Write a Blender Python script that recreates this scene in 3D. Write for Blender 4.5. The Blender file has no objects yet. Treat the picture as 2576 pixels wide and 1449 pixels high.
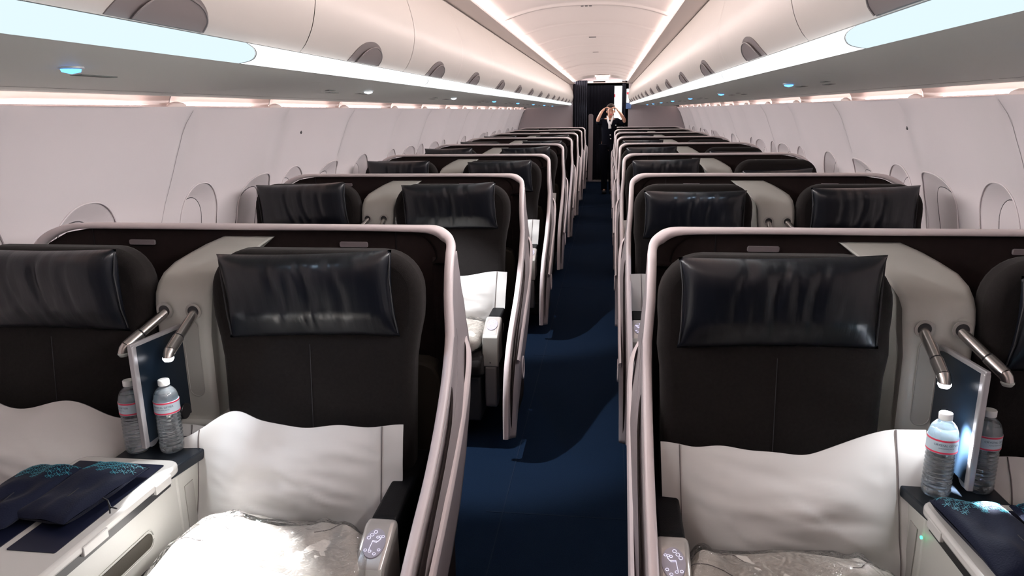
import bpy, bmesh, math, random
from mathutils import Vector, Matrix, noise
C = bpy.context.scene.collection
sc = bpy.context.scene
PI = math.pi

# ------------------------------------------------------------------ camera
cd = bpy.data.cameras.new('camera'); cam = bpy.data.objects.new('camera', cd); C.objects.link(cam)
cd.sensor_fit = 'HORIZONTAL'; cd.sensor_width = 36.0; cd.lens = 36.0 * 1800.0 / 2576.0
cd.clip_start = 0.05; cd.clip_end = 100
_yaw, _pitch, _roll = math.radians(-7.5823), math.radians(-13.8662), -0.013
fw = Vector((math.sin(_yaw) * math.cos(_pitch), math.cos(_yaw) * math.cos(_pitch), math.sin(_pitch)))
rt = fw.cross(Vector((0, 0, 1))).normalized(); up = rt.cross(fw)
r2 = rt * math.cos(_roll) + up * math.sin(_roll); u2 = -rt * math.sin(_roll) + up * math.cos(_roll)
M = Matrix((r2, u2, -fw)).transposed().to_4x4(); M.translation = Vector((0.16, 0, 1.58))
cam.matrix_world = M
sc.camera = cam
sc.view_settings.view_transform = 'Standard'; sc.view_settings.look = 'None'
sc.view_settings.exposure = 0.0; sc.view_settings.gamma = 1.0; sc.view_settings.use_curve_mapping = False
w = bpy.data.worlds.new('world'); sc.world = w; w.use_nodes = True
w.node_tree.nodes['Background'].inputs[0].default_value = (0.02, 0.02, 0.025, 1)
w.node_tree.nodes['Background'].inputs[1].default_value = 0.3
# strengths of the cabin's own lamps
E_BIN, E_COVE, E_CEIL = 1.7, 20.0, 128.0
for _s in (-1, 1):      # the throw of the long light tubes under the bins, across the cabin
    _l = bpy.data.lights.new('bin_tube_light', 'AREA'); _l.shape = 'RECTANGLE'; _l.size = 17.2; _l.size_y = .02; _l.energy = 74; _l.color = (1, .97, .975); _l.spread = math.radians(85)
    _o = bpy.data.objects.new('bin_tube_light', _l); C.objects.link(_o); _o.location = (_s * .622, 7.4, 1.713)
    _z = -Vector((-_s * .95, 0, -.31)).normalized(); _x = Vector((0, 1, 0)); _y = _z.cross(_x)
    _o.matrix_world = Matrix.Translation(_o.location) @ Matrix((_x, _y, _z)).transposed().to_4x4()

# ------------------------------------------------------------------ materials
def mat(name, col, rough=0.5, metal=0.0, spec=0.5, bump=0.0, bscale=200.0, bstretch=None, vary=0.0, vscale=6.0,
        emit=None, estr=0.0, trans=0.0, coat=0.0, sheen=0.0, ior=None):
    m = bpy.data.materials.new(name); m.use_nodes = True
    nt = m.node_tree; b = nt.nodes['Principled BSDF']
    b.inputs['Base Color'].default_value = (*col, 1); b.inputs['Roughness'].default_value = rough
    b.inputs['Metallic'].default_value = metal; b.inputs['Specular IOR Level'].default_value = spec
    b.inputs['Transmission Weight'].default_value = trans; b.inputs['Coat Weight'].default_value = coat
    b.inputs['Sheen Weight'].default_value = sheen
    if ior: b.inputs['IOR'].default_value = ior
    if emit:
        b.inputs['Emission Color'].default_value = (*emit, 1); b.inputs['Emission Strength'].default_value = estr
    if bump or vary:
        tc = nt.nodes.new('ShaderNodeTexCoord'); mp = nt.nodes.new('ShaderNodeMapping')
        nt.links.new(tc.outputs['Object'], mp.inputs[0])
        if bstretch: mp.inputs['Scale'].default_value = bstretch
    if bump:
        n = nt.nodes.new('ShaderNodeTexNoise'); n.inputs['Scale'].default_value = bscale; n.inputs['Detail'].default_value = 3
        bp = nt.nodes.new('ShaderNodeBump'); bp.inputs['Strength'].default_value = bump; bp.inputs['Distance'].default_value = 0.004
        nt.links.new(mp.outputs[0], n.inputs['Vector']); nt.links.new(n.outputs[0], bp.inputs['Height'])
        nt.links.new(bp.outputs[0], b.inputs['Normal'])
    if vary:
        n = nt.nodes.new('ShaderNodeTexNoise'); n.inputs['Scale'].default_value = vscale; n.inputs['Detail'].default_value = 4
        mx = nt.nodes.new('ShaderNodeMix'); mx.data_type = 'RGBA'
        mx.inputs[6].default_value = (*[max(0, c * (1 - vary)) for c in col], 1)
        mx.inputs[7].default_value = (*[min(1, c * (1 + vary)) for c in col], 1)
        nt.links.new(mp.outputs[0], n.inputs['Vector']); nt.links.new(n.outputs[0], mx.inputs[0])
        nt.links.new(mx.outputs[2], b.inputs['Base Color'])
    return m
def emis(name, col, s):
    m = bpy.data.materials.new(name); m.use_nodes = True; nt = m.node_tree
    nt.nodes.remove(nt.nodes['Principled BSDF']); e = nt.nodes.new('ShaderNodeEmission')
    e.inputs[0].default_value = (*col, 1); e.inputs[1].default_value = s
    nt.links.new(e.outputs[0], nt.nodes['Material Output'].inputs[0]); return m
def film(name, alpha, rough, col=(1, 1, 1), diff=0.0, bump=0.0, bscale=30):
    """thin clear plastic: mostly see-through with a glossy skin"""
    m = bpy.data.materials.new(name); m.use_nodes = True; nt = m.node_tree
    nt.nodes.remove(nt.nodes['Principled BSDF'])
    t = nt.nodes.new('ShaderNodeBsdfTransparent'); g = nt.nodes.new('ShaderNodeBsdfGlossy'); g.inputs['Roughness'].default_value = rough
    t.inputs[0].default_value = (*col, 1)
    mx = nt.nodes.new('ShaderNodeMixShader'); fr = nt.nodes.new('ShaderNodeLayerWeight'); fr.inputs[0].default_value = 0.35
    mp = nt.nodes.new('ShaderNodeMapRange'); mp.inputs['To Min'].default_value = alpha; mp.inputs['To Max'].default_value = 0.75
    nt.links.new(fr.outputs['Fresnel'], mp.inputs['Value']); nt.links.new(mp.outputs[0], mx.inputs[0])
    nt.links.new(t.outputs[0], mx.inputs[1]); nt.links.new(g.outputs[0], mx.inputs[2])
    out = mx
    if bump:
        n = nt.nodes.new('ShaderNodeTexNoise'); n.inputs['Scale'].default_value = bscale; n.inputs['Detail'].default_value = 4; n.inputs['Distortion'].default_value = 1.5
        tc = nt.nodes.new('ShaderNodeTexCoord'); nt.links.new(tc.outputs['Object'], n.inputs['Vector'])
        bp = nt.nodes.new('ShaderNodeBump'); bp.inputs['Strength'].default_value = bump; bp.inputs['Distance'].default_value = 0.01
        nt.links.new(n.outputs[0], bp.inputs['Height']); nt.links.new(bp.outputs[0], g.inputs['Normal']); nt.links.new(bp.outputs[0], fr.inputs['Normal'])
    if diff:
        d = nt.nodes.new('ShaderNodeBsdfDiffuse'); d.inputs[0].default_value = (.9, .93, .95, 1)
        m2 = nt.nodes.new('ShaderNodeMixShader'); m2.inputs[0].default_value = diff
        nt.links.new(mx.outputs[0], m2.inputs[1]); nt.links.new(d.outputs[0], m2.inputs[2]); out = m2
    nt.links.new(out.outputs[0], nt.nodes['Material Output'].inputs[0]); return m

MT = {}
MT['wall'] = mat('wall_panel', (.66, .60, .61), .5, spec=.3, vary=.02, vscale=2)
MT['cove'] = mat('cove_panel', (.70, .62, .60), .5, spec=.3)
MT['seam'] = mat('panel_seam', (.30, .27, .28), .6)
MT['bin'] = mat('bin_door', (.42, .385, .36), .42, spec=.3, bump=.02, bscale=60)
MT['binside'] = mat('bin_side', (.55, .50, .48), .5)
MT['latch'] = mat('latch_plastic', (.15, .128, .128), .4)
MT['latch_in'] = mat('latch_recess', (.17, .15, .15), .5)
MT['psu'] = mat('service_panel_plastic', (.84, .87, .81), .45, spec=.4, bump=.02, bscale=90)
MT['psud'] = mat('service_panel_slot', (.10, .11, .10), .6)
MT['ceil'] = mat('ceiling_panel', (.55, .505, .49), .5, spec=.3)
MT['trim'] = mat('ceiling_trim', (.52, .45, .43), .45)
MT['trimd'] = mat('trim_gap', (.06, .045, .045), .6)
MT['bulk'] = mat('bulkhead', (.42, .37, .385), .55, vary=.03, vscale=3)
MT['carpet'] = mat('carpet', (.0052, .0135, .032), .95, spec=.05, bump=.6, bscale=400, vary=.6, vscale=260, sheen=.0)
MT['carpetseam'] = mat('carpet_seam', (.008, .016, .034), .9, spec=.1)
MT['rim'] = mat('shell_rim', (.68, .60, .61), .32, spec=.5)
MT['shell'] = mat('shell_cover', (.27, .24, .25), .38, spec=.5)
MT['shelldark'] = mat('shell_lining', (.020, .0135, .013), .6, spec=.12, bump=.15, bscale=500, vary=.25, vscale=40)
MT['plaque'] = mat('plaque', (.20, .17, .18), .4)
MT['olive'] = mat('side_pad', (.045, .040, .032), .6, spec=.15, bump=.1, bscale=300)
MT['fabric'] = mat('seat_fabric', (.0135, .0115, .0112), .9, spec=.06, bump=.3, bscale=600, vary=.3, vscale=120, sheen=.06)
MT['leather'] = mat('headrest_leather', (.0045, .0055, .009), .30, spec=.5, bump=.3, bscale=9, bstretch=(6, 1, .8), coat=.0)
MT['thread'] = mat('seam_thread', (.022, .022, .025), .7)
MT['console'] = mat('console_plastic', (.40, .395, .365), .42, spec=.45, bump=.03, bscale=400)
MT['consoled'] = mat('console_recess', (.30, .29, .27), .5)
MT['metal'] = mat('lamp_metal', (.50, .47, .45), .25, metal=.9)
MT['black'] = mat('black_plastic', (.008, .008, .010), .4)
MT['screen'] = mat('screen_face', (.005, .010, .018), .3, spec=.3)
MT['frame'] = mat('frame_metal', (.36, .35, .36), .3, metal=.4)
MT['ledge'] = mat('ledge_laminate', (.008, .011, .016), .28, spec=.3, vary=.3, vscale=200)
MT['tray'] = mat('tray_plastic', (.46, .45, .43), .25, spec=.5)
MT['inlay'] = mat('tray_inlay', (.008, .010, .024), .3, spec=.3)
MT['armcap'] = mat('armrest_cap', (.50, .47, .45), .22, metal=.35)
MT['armpad'] = mat('armrest_pad', (.006, .006, .007), .5, spec=.12, bump=.2, bscale=400)
MT['keypad'] = mat('keypad_face', (.36, .34, .40), .35)
MT['icon'] = emis('keypad_icons', (.82, .78, 1.0), 1.6)
MT['armstem'] = mat('armrest_stem', (.16, .15, .15), .4)
MT['linen'] = mat('pillow_linen', (.58, .565, .55), .8, spec=.2, bump=.10, bscale=18, sheen=.05)
MT['stitch'] = mat('pillow_stitch', (.13, .11, .11), .8)
MT['blanket'] = mat('blanket_quilt', (.44, .405, .365), .85, bump=.8, bscale=22, spec=.2)
MT['wrap'] = film('blanket_wrap', .07, .07, bump=1.0, bscale=32)
MT['pet'] = film('bottle_plastic', .10, .05, col=(.95, .98, .99), diff=.045)
MT['water'] = mat('water', (.9, .96, 1), .0, trans=1.0, ior=1.33)
MT['cap'] = mat('bottle_cap', (.85, .88, .86), .4)
MT['label'] = mat('bottle_label', (.45, .55, .62), .45)
MT['red'] = mat('label_red', (.62, .04, .09), .4)
MT['ink'] = mat('label_ink', (.03, .05, .12), .5)
MT['pouch'] = mat('pouch_fabric', (.004, .006, .018), .75, spec=.12, bump=.3, bscale=300, sheen=.03)
MT['pattern'] = mat('pouch_pattern', (.02, .16, .21), .5)
MT['cord'] = mat('cord', (.01, .01, .014), .6)
MT['led'] = emis('status_led', (.05, 1, .35), 5)
MT['lens'] = emis('lamp_lens', (.93, .93, 1), 9)
MT['lensoff'] = mat('lamp_lens_dark', (.6, .65, .62), .15, spec=.6)
MT['lampblue'] = emis('call_light_blue', (.09, .36, 1.0), 4)
MT['lampwhite'] = emis('call_light_white', (.80, .92, 1.0), 5)
MT['lampring'] = mat('lamp_ring', (.35, .36, .36), .4)
MT['strip_w'] = emis('bin_light_white', (.93, .97, 1.0), E_BIN)
MT['strip_b'] = emis('bin_light_cool', (.76, .92, 1.0), E_BIN * .62)
MT['stripcap'] = mat('strip_joint', (.35, .40, .42), .4)
MT['covelight'] = emis('cove_light', (1, .82, .76), E_COVE)
MT['ceillight'] = emis('ceiling_cove_light', (1, .865, .82), E_CEIL)
MT['curtain'] = mat('curtain_cloth', (.006, .007, .016), .9, bump=.4, bscale=120)
MT['dark'] = mat('galley_dark', (.004, .004, .006), .9)
MT['galleyglow'] = emis('galley_glow_panel', (1, .97, .92), 2.4)  # lamp faces; on the cupboard this emission stands in for light falling on it
MT['redsign'] = emis('red_sign', (1, .12, .16), 1.3)
MT['galleyblue'] = mat('galley_blue', (.12, .20, .42), .5)  # plain blue surface colour, no emission
MT['skin'] = mat('skin', (.50, .27, .19), .55)
MT['hair'] = mat('hair', (.018, .011, .009), .5)
MT['uniform'] = mat('uniform', (.004, .0045, .009), .9, spec=.08)
MT['scarf'] = mat('scarf', (.55, .52, .52), .7)
MT['mark'] = mat('dark_mark', (.05, .045, .05), .6)
MT['shade'] = mat('window_shade', (.62, .56, .57), .5)
MT['foot'] = mat('seat_base', (.02, .02, .022), .6)

# ------------------------------------------------------------------ helpers
class MB:
    def __init__(s, sx=1.0): s.v = []; s.f = []; s.sx = sx
    def add(s, vs, fs):
        n = len(s.v); s.v += [tuple(v) for v in vs]; s.f += [tuple(i + n for i in f) for f in fs]; return s
    def box(s, x0, x1, y0, y1, z0, z1):
        v = [(x, y, z) for x in (x0, x1) for y in (y0, y1) for z in (z0, z1)]
        return s.add(v, [(0, 1, 3, 2), (4, 6, 7, 5), (0, 4, 5, 1), (2, 3, 7, 6), (0, 2, 6, 4), (1, 5, 7, 3)])
    def prism(s, pts, a, b, axis='y'):
        """pts: outline in the plane across AXIS, between a and b"""
        n = len(pts)
        def P(p, t): return {'y': (p[0], t, p[1]), 'x': (t, p[0], p[1]), 'z': (p[0], p[1], t)}[axis]
        v = [P(p, a) for p in pts] + [P(p, b) for p in pts]
        fs = [tuple(range(n)), tuple(reversed(range(n, 2 * n)))] + [(i, i + n, (i + 1) % n + n, (i + 1) % n) for i in range(n)]
        return s.add(v, fs)
    def loft(s, rings, caps=True, closed=True):
        n = len(rings[0]); v = [p for r in rings for p in r]; f = []
        for k in range(len(rings) - 1):
            for i in range(n if closed else n - 1):
                j = (i + 1) % n; f.append((k * n + i, k * n + j, (k + 1) * n + j, (k + 1) * n + i))
        if caps and closed: f.append(tuple(reversed(range(n)))); f.append(tuple((len(rings) - 1) * n + i for i in range(n)))
        return s.add(v, f)
    def tube(s, pts, r, n=8, r1=None):
        pts = [Vector(p) for p in pts]; rings = []; prev = None
        for i, p in enumerate(pts):
            t = (pts[min(i + 1, len(pts) - 1)] - pts[max(i - 1, 0)]).normalized()
            if prev is None: a = t.orthogonal().normalized()
            else: a = (prev - t * prev.dot(t)).normalized()
            prev = a; b = t.cross(a)
            rr = r if r1 is None else r + (r1 - r) * i / (len(pts) - 1)
            rings.append([p + (a * math.cos(2 * PI * k / n) + b * math.sin(2 * PI * k / n)) * rr for k in range(n)])
        return s.loft(rings)
    def lathe(s, prof, n=24, c=(0, 0, 0), M=None):
        rings = []
        for r, z in prof:
            ring = [Vector((r * math.cos(2 * PI * k / n), r * math.sin(2 * PI * k / n), z)) for k in range(n)]
            rings.append([(M @ p if M else p) + Vector(c) for p in ring])
        return s.loft(rings)
    def grid(s, fn, nu, nv, wrap=False):
        v = [fn(i / nu, j / nv) for j in range(nv + 1) for i in range(nu + 1)]
        f = [(j * (nu + 1) + i, j * (nu + 1) + i + 1, (j + 1) * (nu + 1) + i + 1, (j + 1) * (nu + 1) + i) for j in range(nv) for i in range(nu)]
        return s.add(v, f)
    def build(s, name, m, parent=None, smooth=True, bevel=0.0, seg=2, angle=35, sub=0, solid=0.0, weld=False):
        me = bpy.data.meshes.new(name)
        me.from_pydata([(v[0] * s.sx, v[1], v[2]) for v in s.v], [], s.f)
        bm = bmesh.new(); bm.from_mesh(me)
        if weld: bmesh.ops.remove_doubles(bm, verts=bm.verts, dist=1e-5)
        bmesh.ops.recalc_face_normals(bm, faces=bm.faces); bm.to_mesh(me); bm.free()
        me.materials.append(m)
        o = bpy.data.objects.new(name, me); C.objects.link(o)
        if parent: o.parent = parent
        if smooth:
            for p in me.polygons: p.use_smooth = True
        if solid:
            d = o.modifiers.new('s', 'SOLIDIFY'); d.thickness = solid; d.offset = 0
        if bevel:
            d = o.modifiers.new('b', 'BEVEL'); d.width = bevel; d.segments = seg; d.limit_method = 'ANGLE'; d.angle_limit = math.radians(30)
            d.harden_normals = False
        if sub:
            d = o.modifiers.new('u', 'SUBSURF'); d.levels = sub; d.render_levels = sub
        if smooth and not sub:
            try: me.set_sharp_from_angle(angle=math.radians(angle))
            except Exception: pass
        return o
def tag(o, label=None, cat=None, group=None, kind=None):
    if label: o['label'] = label
    if cat: o['category'] = cat
    if group: o['group'] = group
    if kind: o['kind'] = kind
    return o
def thing(name, label, cat, loc=(0, 0, 0), group=None):
    o = bpy.data.objects.new(name, None); C.objects.link(o); o.location = loc; o.empty_display_size = .1
    return tag(o, label, cat, group)
def st(o): o['kind'] = 'structure'; return o
KIDS = {}
def children(o): return [c for c in bpy.data.objects if c.parent == o]
def copy_tree(o, parent=None):
    c = o.copy(); C.objects.link(c)
    if parent: c.parent = parent
    for ch in children(o): copy_tree(ch, c)
    return c
def rrect(x0, x1, z0, z1, r, n=6):
    pts = []
    for cx, cz, a0 in ((x1 - r, z1 - r, 0), (x0 + r, z1 - r, 90), (x0 + r, z0 + r, 180), (x1 - r, z0 + r, 270)):
        for k in range(n + 1):
            a = math.radians(a0 + 90 * k / n); pts.append((cx + r * math.cos(a), cz + r * math.sin(a)))
    return pts
def interp(tab, t):
    if t <= tab[0][0]: return tab[0][1]
    for (a, b), (c, d) in zip(tab, tab[1:]):
        if t <= c: return b + (d - b) * (t - a) / (c - a)
    return tab[-1][1]
def smooth(pts, n=6):
    """Catmull-Rom through points"""
    P = [Vector(p) for p in pts]; P = [P[0] * 2 - P[1]] + P + [P[-1] * 2 - P[-2]]; out = []
    for i in range(1, len(P) - 2):
        for k in range(n):
            t = k / n; a, b, c, d = P[i - 1:i + 3]
            out.append(.5 * ((2 * b) + (c - a) * t + (2 * a - 5 * b + 4 * c - d) * t * t + (3 * b - a - 3 * c + d) * t ** 3))
    return out + [P[-2]]
def lerp(a, b, t): return a + (b - a) * t
def sstep(a, b, x):
    t = max(0, min(1, (x - a) / (b - a))); return t * t * (3 - 2 * t)

SIDE = {-1: 'left', 1: 'right'}
Y0, Y1 = -1.5, 16.2
ORD = ['front', 'second', 'third', 'fourth', 'fifth', 'sixth', 'seventh', 'rearmost']

# ------------------------------------------------------------------ floor
f = MB().box(-1.75, 1.75, Y0, 19.5, -.05, 0).build('floor', MT['carpet'], smooth=False); st(f)
m = MB()
for y in (2.57, 4.5, 6.4, 8.3, 10.2, 12.1, 14.0): m.box(-.30, .30, y, y + .006, 0, .0012)
m.box(-.235, -.231, Y0, 16, 0, .0012); m.box(.262, .266, Y0, 16, 0, .0012)
st(m.build('trim_1', MT['carpetseam'], smooth=False))

# ------------------------------------------------------------------ side walls with window scoops
WPROF = [(0, 1.62), (.1, 1.68), (.3, 1.78), (.6, 1.855), (.85, 1.865), (1.0, 1.855), (1.2, 1.815), (1.4, 1.755), (1.52, 1.71), (1.615, 1.665)]
WINS = [-.1, .43, 1.4, 1.93, 2.50, 3.29, 3.83, 4.37, 4.90, 5.68, 6.50, 7.03, 7.56, 8.10, 8.63, 9.4, 9.93, 10.5, 11.3, 11.85, 12.4, 13.2, 13.75, 14.3, 15.1, 15.65]
NODES = [-1.1, -.1, .9, 1.93, 2.92, 3.85, 4.92, 6.15, 7.2, 8.3, 9.3, 10.35, 11.4, 12.45, 13.5, 14.55, 15.5]
SEAMS = [.9, 2.92, 4.92, 7.2, 9.3, 11.4, 13.5, 15.5]
WZ, WA, WB = .99, .175, .27
def wsd(y, z, yc):
    r = .165; dx = abs(y - yc) - WA + r; dz = abs(z - WZ) - WB + r
    return math.hypot(max(dx, 0), max(dz, 0)) + min(max(dx, dz), 0) - r
def wallx(y, z):
    x = interp(WPROF, z)
    g = sstep(.7, 1.5, z)
    # panels bow outwards between the ribs
    d = 9
    for n0 in NODES: d = min(d, abs(y - n0))
    x += -.070 * g * math.exp(-(d / .17) ** 2) + .004 * math.sin(y * 6.1) * g
    x -= .02 * sstep(1.52, 1.615, z) * math.exp(-(d / .06) ** 2)
    for yc in WINS:
        if abs(y - yc) < .25 and z < 1.35:
            q = wsd(y, z, yc)
            if q < 0: x += .055 * min(1, -q / .075)
    return x
ys = []; y = Y0
while y < Y1: ys.append(y); y += .0125 if y < 6 else .03
ys.append(Y1)
zs = [0, .1, .2, .3, .45, .6] + [.66 + .0125 * i for i in range(54)] + [1.36, 1.4, 1.44, 1.48, 1.52, 1.55, 1.58, 1.6, 1.615]
# fine rows hug the arches (z .95-1.30)
for s in (-1, 1):
    v = [(s * wallx(yy, z), yy, z) for z in zs for yy in ys]; n = len(ys)
    fs = [(j * n + i, j * n + i + 1, (j + 1) * n + i + 1, (j + 1) * n + i) for j in range(len(zs) - 1) for i in range(n - 1)]
    # top lip turns outwards
    wm = MB(); wm.add(v, fs)
    wm.add([(s * a, yy, z) for a, z in ((1.645, 1.615), (1.66, 1.622), (1.73, 1.60)) for yy in (Y0, Y1)], [(0, 1, 3, 2), (2, 3, 5, 4)])
    st(wm.build('wall_' + SIDE[s], MT['wall'], angle=50))
tn = 2
for s in (-1, 1):
    m = MB()
    for ySm in SEAMS:
        pts = [(s * (wallx(ySm, z) - .0008), ySm, z) for z in [.3 + .05 * i for i in range(27)]]
        m.add([(p[0], p[1] + e, p[2]) for p in pts for e in (-.0018, .0018)], [(2 * i, 2 * i + 1, 2 * i + 3, 2 * i + 2) for i in range(len(pts) - 1)])
    st(m.build('trim_%d' % tn, MT['seam'])); tn += 1
# windows: closed shade inside each scoop, dark gap line round it
wn = 1
for s in (-1, 1):
    for yc in WINS:
        if yc < 1.3: continue
        w0 = thing('window_%d' % wn, None, None, (0, yc, 0)); st(w0); wn += 1
        def sp(a, b, off):
            pts = rrect(-a, a, WZ - b, WZ + b, min(a, .105), 8)
            return [(s * (wallx(yc + 9 * 0 + p[0], p[1]) - off), p[0], p[1]) for p in pts]
        o = MB().tube(sp(.108, .197, .001) + sp(.108, .197, .001)[:1], .0028, 5).build('shade_gap', MT['mark'], w0)
        ring = sp(.108, .197, .0025); c = Vector((s * (wallx(yc, WZ) - .004), 0, WZ))
        m = MB(); rg = [ring] + [[c.lerp(Vector(p), t) for p in ring] for t in (.6, .2)]
        rg = [[(s * (wallx(yc + p[1], p[2]) - .0025), p[1], p[2]) for p in r] for r in rg]
        m.loft(rg, caps=False); m.f.append(tuple(range(len(ring) * 2, len(ring) * 3)))
        m.build('window_shade', MT['shade'], w0)
        e_ = rrect(-WA, WA, WZ - WB, WZ + WB, .165, 12)
        MB().tube([(s * (wallx(yc + (p[0] * 1.03), WZ + (p[1] - WZ) * 1.02) - .0005), p[0] * 1.0, p[1]) for p in e_ + e_[:1]], .0032, 6).build('window_edge', MT['wall'], w0)
# small dark fastener marks on the wall
for s, (yy, z) in ((-1, (4.35, 1.47)), (1, (4.05, 1.47))):
    o = MB().box(-.003, .003, -.008, .008, -.008, .008).build('wall_hook', MT['mark'], bevel=.002)
    o.location = (s * (wallx(yy, z) - .002), yy, z); o.rotation_euler = (.5, 0, 0)
    tag(o, 'small dark hook on the %s cabin wall panel above the windows' % SIDE[s], 'hook')

# cove above the wall: lit panels between nodes, light line at their foot
CV = [(1.738, 1.60), (1.736, 1.65), (1.715, 1.69), (1.66, 1.722), (1.58, 1.742), (1.48, 1.755), (1.36, 1.76)]
for s in (-1, 1):
    for a, b in zip(NODES, NODES[1:] + [Y1]):
        a2, b2 = a + .004, b - .004
        def cf(u, v):
            yy = a2 + (b2 - a2) * u; k = v * (len(CV) - 1); i = min(int(k), len(CV) - 2); t = k - i
            x = lerp(CV[i][0], CV[i + 1][0], t); z = lerp(CV[i][1], CV[i + 1][1], t)
            bow = (1 - (2 * u - 1) ** 6)
            return (s * (x - .05 * (1 - bow)), yy, z - .012 * (1 - bow))
        st(MB().grid(cf, 24, 15).build('trim_%d' % tn, MT['cove'])); tn += 1
        # rib end where two panels meet
        m = MB(); m.lathe([(.0, -.05), (.028, -.03), (.04, 0), (.028, .03), (.0, .05)], 10, M=Matrix.Rotation(PI / 2, 3, 'X'))
        m.v = [(v[0] * .7, v[1] * 1.5, v[2] * .55) for v in m.v]
        o = m.build('trim_%d' % tn, MT['cove']); tn += 1; st(o); o.location = (s * 1.652, b, 1.617)
    o = MB().add([(s * x, y, z) for x, z in ((1.722, 1.603), (1.730, 1.630)) for y in (Y0, Y1)], [(0, 1, 3, 2)]).build('sidewall_light_line', MT['covelight'])
    tag(o, 'long warm light line along the top of the %s cabin wall' % SIDE[s], 'light strip')
    # dark void behind the cove seams
    st(MB().add([(s * x, y, z) for x, z in ((1.77, 1.58), (1.77, 1.79), (1.30, 1.80)) for y in (Y0, Y1)], [(0, 1, 3, 2), (2, 3, 5, 4)]).build('trim_%d' % tn, MT['seam'])); tn += 1

# ------------------------------------------------------------------ underside service channel
UP = [(.668, 1.693), (.72, 1.688), (.80, 1.682), (1.0, 1.670), (1.20, 1.660), (1.38, 1.652), (1.44, 1.650), (1.462, 1.656), (1.468, 1.668), (1.46, 1.70)]
def upz(x): return interp([(a, b) for a, b in UP[:7]], x)
PITCH = 1.86; D1 = 2.10
def rowY(k): return D1 + 1.835 * k
for s in (-1, 1):
    for k in range(-1, 9):
        a, b = rowY(k) - 1.55, rowY(k) + .285
        if k == 8: b = Y1
        a = max(a, Y0)
        if a > Y1: continue
        nm = 'front' if k < 1 else ORD[min(k, 7)]
        t = thing('service_panel', None, None, (s * 1.0, (a + b) / 2, 1.67), 'overhead service panels')
        if k == -1: lab = 'grey underside service panel nearest the camera, %s side, over no seats' % SIDE[s]
        elif k == 8: lab = 'grey underside service panel against the rear bulkhead, %s side' % SIDE[s]
        else: lab = 'grey underside service panel over the %s seat row, %s side of cabin' % (ORD[k], SIDE[s])
        tag(t, lab, 'service panel')
        yc = (a + b) / 2
        m = MB(); m.add([(s * x - s * 1.0, y - yc, z - 1.67) for x, z in UP for y in (a, b - .0015)], [(2 * i, 2 * i + 1, 2 * i + 3, 2 * i + 2) for i in range(len(UP) - 1)])
        m.build('panel', MT['psu'], t)
        # long shadow groove near the outer edge
        m = MB(); g = .0016
        for y0_, y1_, x_, w_ in ((a + .02, b - .02, 1.30, .006),):
            m.add([(s * (x_ + e) - s, y - yc, upz(x_ + e) - 1.67 - .0006) for e in (0, w_) for y in (y0_, y1_)], [(0, 1, 3, 2)])
        m.build('groove', MT['psud'], t)
        if 0 <= k <= 7:
            ly = rowY(k) - .74 - yc
            for dx, dy, ww, hh in ((.10, .20, .03, .12), (.13, -.10, .025, .10), (.06, -.30, .02, .07)):
                m = MB(); m.box(s * (.9 + dx) - s - ww / 2, s * (.9 + dx) - s + ww / 2, ly + dy - hh / 2, ly + dy + hh / 2, upz(.9 + dx) - 1.67 - .0015, upz(.9 + dx) - 1.67 + .004)
                m.build('vent_slot', MT['psud'], t, bevel=.001)
            MB().lathe([(.024, .004), (.024, -.002), (.018, -.004), (.016, -.001)], 20, c=(s * .9 - s, ly, upz(.9) - 1.67)).build('lamp_ring', MT['lampring'], t)
            white = (s == -1 and k in (1, 2))
            o = MB().lathe([(.0, .002), (.020, .0), (.017, -.009), (0, -.013)], 16, c=(s * .9 - s, ly, upz(.9) - 1.67)).build('reading_light', MT['lampwhite' if white else 'lampblue'], t)
            o['label'] = 'glowing %s lamp' % ('white' if white else 'blue')

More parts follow.
